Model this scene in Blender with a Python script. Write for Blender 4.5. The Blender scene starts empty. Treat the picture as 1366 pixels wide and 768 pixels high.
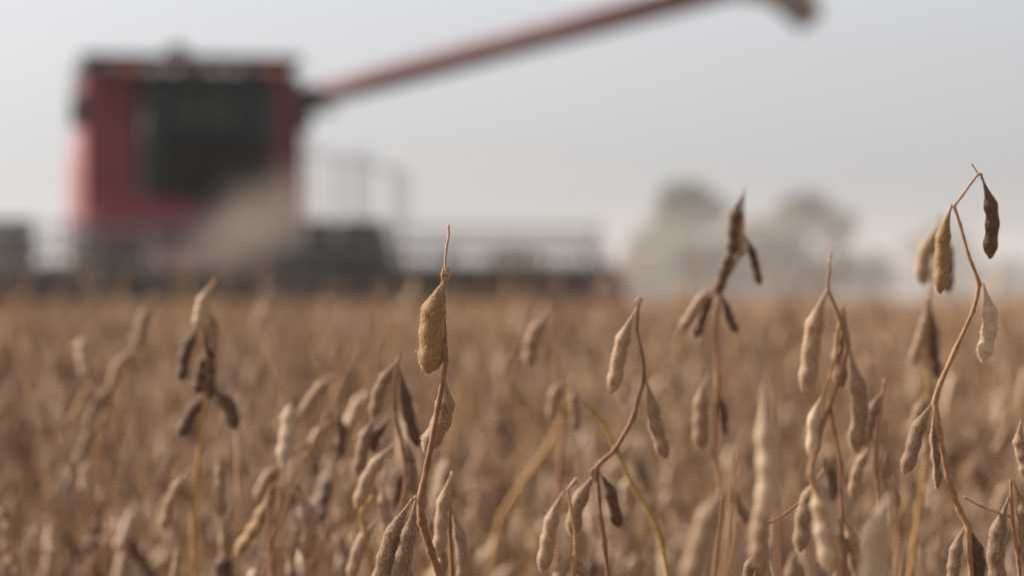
import bpy, math, random
import numpy as np
from mathutils import Vector, Matrix, Quaternion

R = math.radians
scene = bpy.context.scene
col = scene.collection

# ------------------------------------------------------------------ camera
CAM_H = 0.95
F_PX = 3794.0          # focal length in photograph pixels (100 mm on 36 mm over 1366 px)
HOR = 397.0            # photograph row of the horizon
cam_d = bpy.data.cameras.new("camera")
cam = bpy.data.objects.new("camera", cam_d)
col.objects.link(cam)
cam.location = (0, 0, CAM_H)
cam.rotation_euler = (R(90) + (HOR - 384.0) / F_PX, 0, 0)
cam_d.lens = 100.0
cam_d.sensor_width = 36.0
cam_d.clip_start = 0.05
cam_d.clip_end = 6000
cam_d.dof.use_dof = True
cam_d.dof.focus_distance = 1.30
cam_d.dof.aperture_fstop = 7.3
cam_d.dof.aperture_blades = 0
scene.camera = cam

# ------------------------------------------------------------------ light
SUN_EL, SUN_B = 38.0, 19.0      # elevation; how far behind the left-hand side
sx = -math.cos(R(SUN_EL)) * math.cos(R(SUN_B))
sy = math.cos(R(SUN_EL)) * math.sin(R(SUN_B))
sz = math.sin(R(SUN_EL))
world = bpy.data.worlds.new("World")
scene.world = world
world.use_nodes = True
wn, wl = world.node_tree.nodes, world.node_tree.links
wn.clear()
sky = wn.new("ShaderNodeTexSky")
sky.sky_type = 'NISHITA'
sky.sun_disc = False
sky.sun_elevation = R(SUN_EL)
sky.sun_rotation = math.atan2(sx, sy)
sky.air_density = 1.0
sky.dust_density = 3.2
sky.ozone_density = 1.5
hs = wn.new("ShaderNodeHueSaturation")
hs.inputs['Saturation'].default_value = 0.22
bg = wn.new("ShaderNodeBackground")
bg.inputs['Strength'].default_value = 0.098
wo = wn.new("ShaderNodeOutputWorld")
wl.new(sky.outputs[0], hs.inputs['Color'])
wb = wn.new("ShaderNodeMix")
wb.data_type = 'RGBA'
wb.blend_type = 'MULTIPLY'
wb.inputs[0].default_value = 1
wb.inputs[7].default_value = (.955, .965, 1.01, 1)
wl.new(hs.outputs[0], wb.inputs[6])
wl.new(wb.outputs[2], bg.inputs['Color'])
wl.new(bg.outputs[0], wo.inputs['Surface'])

sun_d = bpy.data.lights.new("sun", 'SUN')
sun_d.energy = 5.0
sun_d.angle = R(0.6)
sun_d.color = (1.0, 0.93, 0.84)
sun = bpy.data.objects.new("sun", sun_d)
col.objects.link(sun)
sun.location = (-20, 5, 20)
sun.rotation_euler = Vector((sx, sy, sz)).to_track_quat('Z', 'Y').to_euler()

scene.view_settings.view_transform = 'Standard'
scene.view_settings.look = 'None'
scene.view_settings.exposure = 0.88
scene.view_settings.gamma = 1.0
scene.render.engine = 'CYCLES'
scene.cycles.use_denoising = True
scene.cycles.max_bounces = 8
scene.cycles.diffuse_bounces = 4
scene.cycles.transparent_max_bounces = 12
scene.cycles.volume_bounces = 1


def P(px, py, z):
    """photograph pixel and distance -> point in the field"""
    return Vector(((px - 683.0) / F_PX * z, z, CAM_H + (HOR - py) / F_PX * z))


# ------------------------------------------------------------------ materials
def mat(name):
    m = bpy.data.materials.new(name)
    m.use_nodes = True
    n = m.node_tree.nodes
    return m, n, m.node_tree.links, n['Principled BSDF']


def plant_mat(name, cols, rough=0.75, sheen=0.0, nscale=160.0, bump=0.0006, isl=0.5, dark=0.35, sheen_tint=(1, .85, .62)):
    """fibrous dry plant tissue: hue by individual, mottling and spots by noise"""
    m, n, l, b = mat(name)
    geo = n.new("ShaderNodeNewGeometry")
    oi = n.new("ShaderNodeObjectInfo")
    mx = n.new("ShaderNodeMix")
    mx.data_type = 'FLOAT'
    mx.inputs[0].default_value = isl
    l.new(oi.outputs['Random'], mx.inputs[2])
    l.new(geo.outputs['Random Per Island'], mx.inputs[3])
    tc = n.new("ShaderNodeTexCoord")
    nz = n.new("ShaderNodeTexNoise")
    nz.inputs['Scale'].default_value = nscale
    nz.inputs['Detail'].default_value = 5
    l.new(tc.outputs['Object'], nz.inputs['Vector'])
    ad = n.new("ShaderNodeMath")
    ad.operation = 'MULTIPLY_ADD'
    l.new(nz.outputs['Fac'], ad.inputs[0])
    ad.inputs[1].default_value = 0.55
    l.new(mx.outputs[0], ad.inputs[2])
    sb = n.new("ShaderNodeMath")
    sb.operation = 'SUBTRACT'
    sb.inputs[1].default_value = 0.27
    l.new(ad.outputs[0], sb.inputs[0])
    cr = n.new("ShaderNodeValToRGB")
    e = cr.color_ramp.elements
    while len(e) < len(cols):
        e.new(0.5)
    for i, c in enumerate(cols):
        e[i].position = i / (len(cols) - 1)
        e[i].color = (*c, 1)
    l.new(sb.outputs[0], cr.inputs[0])
    # dark weathering specks
    n2 = n.new("ShaderNodeTexNoise")
    n2.inputs['Scale'].default_value = nscale * 4.5
    n2.inputs['Detail'].default_value = 3
    l.new(tc.outputs['Object'], n2.inputs['Vector'])
    r2 = n.new("ShaderNodeValToRGB")
    r2.color_ramp.elements[0].position = 0.34
    r2.color_ramp.elements[0].color = (dark, dark * .9, dark * .85, 1)
    r2.color_ramp.elements[1].position = 0.56
    r2.color_ramp.elements[1].color = (1, 1, 1, 1)
    l.new(n2.outputs['Fac'], r2.inputs[0])
    mm = n.new("ShaderNodeMix")
    mm.data_type = 'RGBA'
    mm.blend_type = 'MULTIPLY'
    mm.inputs[0].default_value = 0.45
    l.new(cr.outputs[0], mm.inputs[6])
    l.new(r2.outputs[0], mm.inputs[7])
    l.new(mm.outputs[2], b.inputs['Base Color'])
    b.inputs['Roughness'].default_value = rough
    b.inputs['Specular IOR Level'].default_value = 0.25
    b.inputs['Sheen Weight'].default_value = sheen
    b.inputs['Sheen Roughness'].default_value = 0.45
    b.inputs['Sheen Tint'].default_value = (*sheen_tint, 1)
    if bump:
        bp = n.new("ShaderNodeBump")
        bp.inputs['Strength'].default_value = 0.6
        bp.inputs['Distance'].default_value = bump
        l.new(n2.outputs['Fac'], bp.inputs['Height'])
        l.new(bp.outputs[0], b.inputs['Normal'])
    return m


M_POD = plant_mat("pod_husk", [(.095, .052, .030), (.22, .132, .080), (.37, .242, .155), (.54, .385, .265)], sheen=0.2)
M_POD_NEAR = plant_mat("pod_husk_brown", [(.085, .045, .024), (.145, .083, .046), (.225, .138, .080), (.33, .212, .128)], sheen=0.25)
M_POD_PALE = plant_mat("pod_husk_pale", [(.31, .21, .13), (.42, .30, .195), (.54, .41, .285)], sheen=0.2)
M_POD_DARK = plant_mat("pod_husk_dark", [(.035, .018, .011), (.07, .036, .021), (.12, .064, .038)], sheen=0.15)
M_POD_GOLD = plant_mat("pod_husk_golden", [(.17, .092, .036), (.25, .142, .058), (.34, .205, .092)], sheen=0.2, nscale=220)
M_STEM = plant_mat("stem_bark", [(.14, .064, .034), (.26, .128, .060), (.38, .21, .10)], sheen=0.2, nscale=60, isl=0.35)
M_STEM_GOLD = plant_mat("stem_bark_golden", [(.30, .155, .048), (.40, .22, .07), (.40, .225, .085)], sheen=0.1, nscale=60)
M_STEM_GREEN = plant_mat("stem_bark_green", [(.26, .185, .045), (.34, .23, .055), (.38, .235, .07)], sheen=0.1, nscale=40)
M_STEM_PALE = plant_mat("stem_bark_pale", [(.34, .24, .18), (.45, .33, .25), (.5, .38, .3)], sheen=0.2, nscale=60)

M_FUZZ, n, l, b = mat("plant_hair")
b.inputs['Base Color'].default_value = (.74, .62, .46, 1)
b.inputs['Roughness'].default_value = 0.6
tr = n.new("ShaderNodeBsdfTranslucent")
tr.inputs['Color'].default_value = (.85, .70, .48, 1)
ms = n.new("ShaderNodeMixShader")
ms.inputs[0].default_value = 0.5
l.new(b.outputs[0], ms.inputs[1])
l.new(tr.outputs[0], ms.inputs[2])
l.new(ms.outputs[0], n['Material Output'].inputs['Surface'])


# ------------------------------------------------------------------ mesh helpers
class MB:
    def __init__(self):
        self.v, self.f, self.m, self.n = [], [], [], 0

    def add(self, v, f, mi=0):
        v = np.asarray(v, dtype=float)
        self.v.append(v)
        k = self.n
        for q in f:
            self.f.append([i + k for i in q])
            self.m.append(mi)
        self.n += len(v)

    def box(self, c, s, rot=None, mi=0):
        x, y, z = s[0] / 2, s[1] / 2, s[2] / 2
        v = [Vector(p) for p in ((-x, -y, -z), (x, -y, -z), (x, y, -z), (-x, y, -z), (-x, -y, z), (x, -y, z), (x, y, z), (-x, y, z))]
        if rot is not None:
            v = [rot @ p for p in v]
        v = [tuple(p + Vector(c)) for p in v]
        self.add(v, [(0, 3, 2, 1), (4, 5, 6, 7), (0, 1, 5, 4), (1, 2, 6, 5), (2, 3, 7, 6), (3, 0, 4, 7)], mi)

    def tube(self, pts, rad, ns=8, mi=0):
        v, f = tube_arrays(pts, rad, ns)
        self.add(v, f, mi)

    def prism(self, prof, x0, x1, mi=0):
        """profile of (y, z) pairs pushed along x"""
        k = len(prof)
        v = [(x0, y, z) for y, z in prof] + [(x1, y, z) for y, z in prof]
        f = [tuple(range(k)), tuple(range(2 * k - 1, k - 1, -1))]
        for i in range(k):
            j = (i + 1) % k
            f.append((i, i + k, j + k, j))
        self.add(v, f, mi)

    def mesh(self, name, mats, smooth=True):
        me = bpy.data.meshes.new(name)
        v = np.concatenate(self.v)
        me.vertices.add(len(v))
        me.vertices.foreach_set("co", v.ravel())
        ln = np.array([len(q) for q in self.f], dtype=np.int32)
        idx = np.fromiter((i for q in self.f for i in q), dtype=np.int32, count=int(ln.sum()))
        me.loops.add(len(idx))
        me.loops.foreach_set("vertex_index", idx)
        me.polygons.add(len(ln))
        st = np.concatenate(([0], np.cumsum(ln)[:-1])).astype(np.int32)
        me.polygons.foreach_set("loop_start", st)
        me.polygons.foreach_set("material_index", np.array(self.m, dtype=np.int32))
        me.update(calc_edges=True)
        me.validate()
        me.polygons.foreach_set("use_smooth", np.full(len(me.polygons), smooth))
        for m_ in mats:
            me.materials.append(m_)
        return me

    def build(self, name, mats, parent=None, smooth=True, bevel=0.0):
        if not isinstance(mats, (list, tuple)):
            mats = [mats]
        o = bpy.data.objects.new(name, self.mesh(name, mats, smooth))
        col.objects.link(o)
        o.parent = parent
        if bevel:
            bv = o.modifiers.new("bevel", 'BEVEL')
            bv.width = bevel
            bv.segments = 2
            bv.limit_method = 'ANGLE'
        return o


def tube_arrays(pts, rad, ns=8):
    p = np.array([tuple(q) for q in pts], dtype=float)
    k = len(p)
    r = np.broadcast_to(np.asarray(rad, dtype=float), (k,))
    t = np.gradient(p, axis=0)
    t /= np.linalg.norm(t, axis=1)[:, None] + 1e-12
    ref = np.array([0.13, 1.0, 0.07])
    if abs(np.dot(t.mean(0), ref)) > 0.8:
        ref = np.array([1.0, 0.1, 0.2])
    a = np.cross(t, ref)
    a /= np.linalg.norm(a, axis=1)[:, None] + 1e-12
    c = np.cross(t, a)
    th = np.linspace(0, 2 * np.pi, ns, endpoint=False)
    ring = np.cos(th)[None, :, None] * a[:, None, :] + np.sin(th)[None, :, None] * c[:, None, :]
    v = (p[:, None, :] + ring * r[:, None, None]).reshape(-1, 3)
    f = []
    for i in range(k - 1):
        for j in range(ns):
            j2 = (j + 1) % ns
            f.append((i * ns + j, i * ns + j2, (i + 1) * ns + j2, (i + 1) * ns + j))
    f.append(tuple(range(ns - 1, -1, -1)))
    f.append(tuple((k - 1) * ns + j for j in range(ns)))
    return v, f


def smooth_path(pts, rad, sub=6, jit=0.0, rng=None):
    p = [np.array(tuple(q), dtype=float) for q in pts]
    r = list(np.broadcast_to(np.asarray(rad, dtype=float), (len(p),)))
    p2, r2 = [], []
    for i in range(len(p) - 1):
        a, b_, c, d = p[max(i - 1, 0)], p[i], p[i + 1], p[min(i + 2, len(p) - 1)]
        for s in range(sub):
            u = s / sub
            q = 0.5 * ((2 * b_) + (-a + c) * u + (2 * a - 5 * b_ + 4 * c - d) * u * u + (-a + 3 * b_ - 3 * c + d) * u ** 3)
            q = .45 * q + .55 * (b_ * (1 - u) + c * u)
            p2.append(q)
            r2.append((r[i] * (1 - u) + r[i + 1] * u) * (1 + .28 * max(0, 1 - min(u, 1 - u) * 6)))
    p2.append(p[-1])
    r2.append(r[-1])
    p2 = np.array(p2)
    if jit and rng is not None:
        p2[1:-1] += rng.normal(0, jit, (len(p2) - 2, 3))
    return p2, np.array(r2)


def sstep(a, b_, x):
    u = np.clip((x - a) / (b_ - a), 0, 1)
    return u * u * (3 - 2 * u)


def pod_arrays(L=.046, W=.0105, T=.0075, bend=.5, seeds=3, nr=40, ns=18, hairs=0, hw=.00008, hl=.0016, seed=0, amp=1.0):
    """a bean pod hanging from the origin along -Z, sickle bent towards +X"""
    rng = np.random.default_rng(seed)
    t = np.linspace(0, 1, nr)
    env = 0.15 + 0.85 * (0.35 * np.clip((t - .04) / .34, 0, 1) + 0.65 * sstep(0.04, 0.40, t))
    tip = np.sqrt(np.clip(1 - (np.clip(t - .80, 0, 1) / .178) ** 2.3, 0, 1))
    env = np.minimum(env, np.maximum(tip, .09 * (1 - .6 * (t - .96) / .04)))
    env[0] = 0.19
    env[-1] = 0.02
    cen = 0.235 + 0.70 * (np.arange(seeds) + .5 + rng.uniform(-.05, .05, seeds)) / seeds
    fill = rng.uniform(.75, 1.1, seeds)
    sg = 0.70 / seeds * 0.33
    bl = np.zeros(nr)
    for c_, f_ in zip(cen, fill):
        bl += f_ * np.exp(-((t - c_) / sg) ** 2)
    bl = .55 * (1 - amp) + bl * amp
    w = W / 2 * env * (0.74 + 0.28 * bl)
    th_ = T / 2 * env * (0.42 + 0.70 * bl)
    ang = bend * (t - 0.35) + 0.10 * np.sin(t * 7 + rng.uniform(0, 6)) + 0.9 * sstep(.93, 1, t) * np.sign(bend)
    ds = L / (nr - 1)
    cx = np.concatenate(([0], np.cumsum(np.sin(ang[:-1]) * ds)))
    cz = -np.concatenate(([0], np.cumsum(np.cos(ang[:-1]) * ds)))
    cy = 0.0012 * np.sin(t * 5 + rng.uniform(0, 6)) * t
    nx, nz = np.cos(ang), np.sin(ang)
    a = np.linspace(0, 2 * np.pi, ns, endpoint=False)
    ridge = np.exp(-(np.minimum(np.abs((a + np.pi) % (2 * np.pi) - np.pi), 9) / .28) ** 2) + np.exp(-((a - np.pi) / .28) ** 2)
    ca = np.cos(a) * (1 + .14 * ridge)
    sa = np.sin(a) * (1 - .35 * ridge)
    wob = 1 + 0.012 * rng.normal(0, 1, (nr, ns))
    X = cx[:, None] + (w[:, None] * ca[None] * wob) * nx[:, None]
    Z = cz[:, None] + (w[:, None] * ca[None] * wob) * nz[:, None]
    Y = cy[:, None] + th_[:, None] * sa[None] * wob
    v = np.stack([X, Y, Z], -1)
    vv = v.reshape(-1, 3)
    f = []
    for i in range(nr - 1):
        for j in range(ns):
            j2 = (j + 1) % ns
            f.append((i * ns + j, (i + 1) * ns + j, (i + 1) * ns + j2, i * ns + j2))
    f.append(tuple(range(ns)))
    f.append(tuple((nr - 1) * ns + j for j in range(ns - 1, -1, -1)))
    if hairs:
        i = (rng.beta(1.0, 1.0, hairs) * (nr - 2)).astype(int)
        j = rng.integers(0, ns, hairs)
        u, s = rng.random(hairs)[:, None], rng.random(hairs)[:, None]
        A, B_, C_ = v[i, j], v[i + 1, j], v[i, (j + 1) % ns]
        p = A + (B_ - A) * u + (C_ - A) * s
        nrm = np.cross(C_ - A, B_ - A)
        nrm /= np.linalg.norm(nrm, axis=1)[:, None] + 1e-12
        ctr = np.stack([cx[i], cy[i], cz[i]], -1)
        sg_ = np.sign(((p - ctr) * nrm).sum(1))[:, None]
        nrm *= np.where(sg_ == 0, 1, sg_)
        dn = B_ - A
        dn /= np.linalg.norm(dn, axis=1)[:, None] + 1e-12
        d = nrm * rng.uniform(.25, .8, (hairs, 1)) + dn * rng.uniform(.4, 1.1, (hairs, 1)) + rng.normal(0, .22, (hairs, 3))
        d /= np.linalg.norm(d, axis=1)[:, None]
        ln = hl * rng.uniform(.45, 1.15, (hairs, 1)) * (0.35 + 0.65 * env[i])[:, None]
        side = np.cross(d, rng.normal(0, 1, (hairs, 3)))
        side /= np.linalg.norm(side, axis=1)[:, None] + 1e-12
        mid = p + d * ln * .6
        tip = p + d * ln + dn * ln * .25
        hv = np.stack([p - side * hw * .5, p + side * hw * .5, mid + side * hw * .4, tip, mid - side * hw * .4], 1).reshape(-1, 3)
        hf = [(5 * q, 5 * q + 1, 5 * q + 2, 5 * q + 3, 5 * q + 4) for q in range(hairs)]
        return vv, f, hv, hf
    return vv, f, None, None


def stem_hairs(mb, path, rad, count, mi, seed, hl=.0012, hw=.00008):
    rng = np.random.default_rng(seed)
    path = np.asarray(path)
    k = len(path)
    i = rng.integers(0, k - 1, count)
    u = rng.random((count, 1))
    p = path[i] * (1 - u) + path[i + 1] * u
    t = path[i + 1] - path[i]
    t /= np.linalg.norm(t, axis=1)[:, None] + 1e-12
    nrm = np.cross(t, rng.normal(0, 1, (count, 3)))
    nrm /= np.linalg.norm(nrm, axis=1)[:, None] + 1e-12
    r = np.asarray(rad)[i][:, None]
    p = p + nrm * r * .95
    d = nrm - t * rng.uniform(-.2, .7, (count, 1)) + rng.normal(0, .2, (count, 3))
    d /= np.linalg.norm(d, axis=1)[:, None]
    ln = hl * rng.uniform(.4, 1.2, (count, 1))
    s = np.cross(d, t)
    s /= np.linalg.norm(s, axis=1)[:, None] + 1e-12
    hv = np.stack([p - s * hw / 2, p + s * hw / 2, p + d * ln], 1).reshape(-1, 3)
    mb.add(hv, [(3 * q, 3 * q + 1, 3 * q + 2) for q in range(count)], mi)


def tag(o, label=None, cat=None, group=None, kind=None):
    if label: o['label'] = label
    if cat: o['category'] = cat
    if group: o['group'] = group
    if kind: o['kind'] = kind
    return o


def empty(name, loc, rz=0.0):
    o = bpy.data.objects.new(name, None)
    col.objects.link(o)
    o.location = loc
    o.rotation_euler = (0, 0, rz)
    o.empty_display_size = 0.05
    return o


# ------------------------------------------------------------------ pod meshes (unit: length 1 pod of 46 mm)
POD_L = 0.046
POD_SPECS = [  # W, T, bend, seeds
    (.0094, .0072, .55, 3), (.0096, .0074, -.45, 3), (.0104, .0078, .75, 2), (.0090, .0070, .30, 3),
    (.0098, .0072, -.70, 3), (.0106, .0080, .40, 2), (.0092, .0070, .60, 3), (.0094, .0072, -.25, 3),
    (.0100, .0052, .95, 3), (.0092, .0074, -.9, 2), (.0088, .0046, .2, 3), (.0100, .0070, 1.1, 2)]


def pod_mesh(k, husk, hairs, nr, ns, hw, hl, name, seed=0, W=None, amp=1.0):
    W0, T0, bd, sd = POD_SPECS[k % len(POD_SPECS)]
    v, f, hv, hf = pod_arrays(POD_L, W or W0, T0, bd, sd, nr, ns, hairs, hw, hl, seed + k * 17, amp)
    mb = MB()
    mb.add(v, f, 0)
    if hv is not None:
        mb.add(hv, hf, 1)
    return mb.mesh(name, [husk, M_FUZZ])


_pods = {}


def get_pod(k, shade, level):
    key = (k, shade, level)
    if key not in _pods:
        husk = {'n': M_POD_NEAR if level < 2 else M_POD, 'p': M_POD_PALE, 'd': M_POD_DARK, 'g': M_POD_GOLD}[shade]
        if level == 0:      # in focus
            _pods[key] = pod_mesh(k, husk, 1500 if shade == 'g' else 700 if shade == 'd' else 2000, 72, 32, .000045, .0019, "pod", 3, amp=.6 if shade == 'g' else .75)
        elif level == 1:    # nearly in focus
            _pods[key] = pod_mesh(k, husk, 420 if shade == 'd' else 850, 44, 20, .00008, .0020, "pod", 3, amp=.72)
        else:               # far out of focus
            _pods[key] = pod_mesh(k, husk, 160, 22, 10, .00022, .0014, "pod", 3)
    return _pods[key]


# ------------------------------------------------------------------ setting
M_SOIL, n, l, b = mat("field_soil")
tc = n.new("ShaderNodeTexCoord")
nz = n.new("ShaderNodeTexNoise"); nz.inputs['Scale'].default_value = 9; nz.inputs['Detail'].default_value = 8
n2 = n.new("ShaderNodeTexNoise"); n2.inputs['Scale'].default_value = .35; n2.inputs['Detail'].default_value = 4
l.new(tc.outputs['Object'], nz.inputs['Vector']); l.new(tc.outputs['Object'], n2.inputs['Vector'])
cr = n.new("ShaderNodeValToRGB")
cr.color_ramp.elements[0].position = .35; cr.color_ramp.elements[0].color = (.10, .065, .04, 1)
cr.color_ramp.elements[1].position = .65; cr.color_ramp.elements[1].color = (.30, .20, .12, 1)
ma = n.new("ShaderNodeMath"); ma.operation = 'MULTIPLY_ADD'; ma.inputs[1].default_value = .4
l.new(n2.outputs['Fac'], ma.inputs[0]); l.new(nz.outputs['Fac'], ma.inputs[2])
sb = n.new("ShaderNodeMath"); sb.operation = 'SUBTRACT'; sb.inputs[1].default_value = .2
l.new(ma.outputs[0], sb.inputs[0]); l.new(sb.outputs[0], cr.inputs[0])
l.new(cr.outputs[0], b.inputs['Base Color'])
b.inputs['Roughness'].default_value = 1
bp = n.new("ShaderNodeBump"); bp.inputs['Distance'].default_value = .03
l.new(nz.outputs['Fac'], bp.inputs['Height']); l.new(bp.outputs[0], b.inputs['Normal'])

rng = np.random.default_rng(5)
g = MB()
xs = np.concatenate([-np.geomspace(1900, 12, 14), np.linspace(-11, 11, 45), np.geomspace(12, 1900, 14)])
ys = np.concatenate([[-60, -20, -5], np.linspace(0, 50, 80), np.geomspace(52, 1900, 30)])
gx, gy = np.meshgrid(xs, ys)
gz = 0.012 * np.sin(gx * 8.2) + rng.normal(0, .006, gx.shape)
gv = np.stack([gx, gy, gz], -1).reshape(-1, 3)
nxs = len(xs)
g.add(gv, [(j * nxs + i, j * nxs + i + 1, (j + 1) * nxs + i + 1, (j + 1) * nxs + i) for j in range(len(ys) - 1) for i in range(nxs - 1)])
ground = g.build("ground", M_SOIL)
tag(ground, kind='structure')


# ------------------------------------------------------------------ the hero plants, traced from the photograph
HERO = []


def hero(name, label, Z, stems, pods, level=1, seed=0, cat="soybean plant", group="soybean stalks standing above the crop"):
    """stems: (list of (px, py[, dz]), radii in mm, material key, hairs)   pods: (bx, by, tx, ty, wpx, variant, shade, roll, dz)"""
    rng = np.random.default_rng(seed + 100)
    Z = 1.30 + (Z - 1.30) * .90          # depths were judged from the blur
    last = stems[0][0][-1]
    foot = P(last[0], last[1], Z)
    base = Vector((foot.x + rng.uniform(-.03, .03), foot.y + rng.uniform(-.01, .02), 0.0))
    root = empty(name, base)
    tag(root, label, cat, group)
    MS = {'r': M_STEM, 'g': M_STEM_GOLD, 'y': M_STEM_GREEN, 'p': M_STEM_PALE}
    for si, (pts, rad, mk, hc) in enumerate(stems):
        w = [P(q[0], q[1], Z + (q[2] if len(q) > 2 else 0)) - base for q in pts]
        rad = [r_ / 1000 for r_ in rad]
        if si == 0 and pts[-1][1] > 760:   # carry the main stalk down to the soil
            e = w[-1]
            for u in (.05, .14, .3, .6, .85, 1.02):
                w.append(Vector((e.x * (1 - u) + .004 * math.sin(u * 9), e.y * (1 - u), e.z * (1 - u))))
                rad.append(rad[-1] * 1.13)
        pp, rr = smooth_path(w, rad, 7)
        rr = rr * (1 + .07 * rng.normal(0, 1, len(rr)))
        mb = MB()
        v, f = tube_arrays(pp, rr, 12)
        mb.add(v, f, 0)
        # swollen nodes where pods and twigs leave
        if hc:
            vis = pp[:, 2] + base.z > CAM_H - 0.16
            if vis.sum() > 4:
                stem_hairs(mb, pp[vis], rr[vis], hc, 1, seed + si)
        mb.build("stem" if si == 0 else "twig", [MS[mk], M_FUZZ], root)
    for k, q in enumerate(pods):
        bx, by, tx, ty, wpx, var, shade, roll = q[:8]
        dz = q[8] if len(q) > 8 else 0.0
        z0 = Z + dz
        a, c = P(bx, by, z0), P(tx, ty, z0 + rng.uniform(-.004, .004))
        me = get_pod(var, shade, level)
        o = bpy.data.objects.new("pod", me)
        col.objects.link(o)
        o.parent = root
        # chord of the bent pod in its own space
        W0, T0, bd, sd = POD_SPECS[var % len(POD_SPECS)]
        t = np.linspace(0, 1, 64)
        an = bd * (t - .35)
        ch = Vector((float(np.mean(np.sin(an))) * POD_L, 0, -float(np.mean(np.cos(an))) * POD_L))
        d = c - a
        s = d.length / ch.length
        ws = (wpx * (.80 if level == 0 else .68) / F_PX * z0) / W0
        # frame: map local plane (X, -Z) to picture plane, with roll about the chord
        dn = d.normalized()
        yv = Vector((0, 1, 0))
        xv = dn.cross(yv).normalized() * -1
        yv = xv.cross(dn).normalized() * -1
        phi = math.atan2(ch.x, -ch.z)       # lean of the chord in the pod's own plane
        Mloc = Matrix.Rotation(phi, 4, 'Y')
        F = Matrix((( xv.x, yv.x, -dn.x), (xv.y, yv.y, -dn.y), (xv.z, yv.z, -dn.z))).to_4x4()
        if F.to_3x3().determinant() < 0:
            F = Matrix(((-xv.x, yv.x, -dn.x), (-xv.y, yv.y, -dn.y), (-xv.z, yv.z, -dn.z))).to_4x4()
        Rr = Matrix.Rotation(R(roll), 4, 'Z')
        S = Matrix.Diagonal((ws, ws, s, 1))
        m4 = Matrix.Translation(a - base) @ F @ Rr @ Mloc @ S
        o.matrix_basis = m4
        if shade == 'd' : o['label'] = "dark brown weathered pod"
        if shade == 'p' : o['label'] = "pale straw coloured pod"
        # short stalk of the pod joining the nearest stem point is the pod's own narrow neck
    HERO.append((base.x, base.y))
    return root


# the sharp stalk in the middle
hero("soybean_plant", "sharp soybean stalk in focus with one plump golden pod under a bare thread-like tip", 1.30,
     [([(591, 366), (592, 400, .003), (593, 440, .004), (595, 482), (584, 545), (570, 620), (561, 665), (563, 695), (575, 735), (592, 785)],
       [.75, .75, .85, 1.05, 1.2, 1.3, 1.75, 1.8, 1.8, 1.85], 'r', 2600),
      ([(594, 364), (594, 345), (596, 328), (599, 312), (598, 302), (600, 299)], [.55, .5, .6, .45, .6, .3], 'p', 200),
      ([(594, 372), (590, 366), (592, 360), (598, 359), (600, 366), (596, 376)], [.5, .7, .6, .7, .6, .5], 'g', 200),
      ([(561, 668), (556, 662), (551, 666)], [.9, .8, .7], 'r', 120)],
     [(597, 368, 572, 501, 41, 3, 'g', 8), (594, 499, 566, 604, 32, 0, 'n', 175, .007),
      (551, 664, 500, 800, 29, 3, 'n', 10, -.003), (555, 664, 536, 800, 27, 7, 'n', 190, -.006)], level=0, seed=1)

hero("soybean_plant", "slender upright soybean stalk just behind the sharp stalk, its pod tapering to a pale point", 1.43,
     [([(603, 628, .004), (600, 700, .004), (604, 785, .004)], [.6, 1.0, 1.4], 'r', 200)],
     [(604, 628, 587, 745, 26, 3, 'n', 0), (601, 672, 612, 790, 24, 0, 'n', 180), (590, 720, 575, 800, 22, 1, 'n', 0)], seed=2)

hero("soybean_plant", "soybean plant with a loose cluster of tan pods, next left of the sharp stalk", 1.60,
     [([(534, 470), (530, 500), (527, 545), (538, 600), (542, 650), (528, 705), (530, 785)], [.5, .8, 1, 1.1, 1.2, 1.3, 1.4], 'r', 100),
      ([(498, 660), (482, 682), (485, 705), (492, 740), (500, 790)], [.7, .9, 1.1, 1.2, 1.3], 'g', 100)],
     [(532, 478, 500, 560, 24, 0, 'n', 0), (533, 492, 561, 598, 23, 7, 'd', 180), (503, 552, 477, 636, 24, 3, 'n', 0),
      (526, 590, 478, 682, 26, 0, 'n', 0, -.01), (540, 585, 552, 665, 22, 1, 'n', 40), (512, 640, 522, 720, 22, 3, 'n', 0),
      (505, 690, 470, 775, 24, 0, 'n', 0), (540, 700, 548, 790, 22, 5, 'd', 0), (520, 560, 497, 605, 18, 2, 'd', 0)], seed=3)

hero("soybean_plant", "bowed reddish soybean stalk with one pod either side of its bend, right of centre", 1.46,
     [([(852, 404), (850, 440), (857, 472), (859, 505), (843, 560), (820, 600), (797, 622), (799, 665), (806, 720), (813, 785)],
       [.6, .75, .8, 1.0, 1.1, 1.2, 1.35, 1.1, 1.1, 1.2], 'r', 700),
      ([(852, 408), (856, 400), (852, 397), (847, 404)], [.5, .7, .6, .4], 'p', 60),
      ([(797, 622), (789, 628), (793, 640)], [.9, .8, .5], 'r', 60)],
     [(849, 412, 817, 528, 28, 3, 'n', 0), (862, 505, 892, 613, 27, 7, 'n', 185), (794, 630, 768, 718, 29, 2, 'n', 0, .004),
      (800, 630, 824, 706, 25, 5, 'd', 180, .006)], seed=4)

hero("soybean_plant", "short soybean stalk with a hooked white tip and long lumpy pod below the bowed stalk", 1.44,
     [([(770, 642), (758, 652), (762, 680), (768, 720), (766, 785)], [.5, .7, .8, .9, 1.1], 'r', 200),
      ([(758, 652), (768, 638), (774, 640)], [.6, .6, .4], 'p', 30)],
     [(752, 655, 728, 766, 29, 6, 'n', 0), (768, 735, 742, 800, 26, 0, 'n', 0), (768, 740, 780, 800, 22, 3, 'n', 180)], seed=5)

hero("bare_stalk", "yellow green bare soybean stalk curving down behind the bowed stalk", 1.62,
     [([(776, 536), (790, 548), (806, 566), (822, 600), (843, 645), (866, 682), (882, 720), (893, 785)],
       [.8, 1.6, 1.3, 1.35, 1.4, 1.5, 1.6, 1.7], 'y', 0)], [], cat="stalk", group=None, seed=6)

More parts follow.
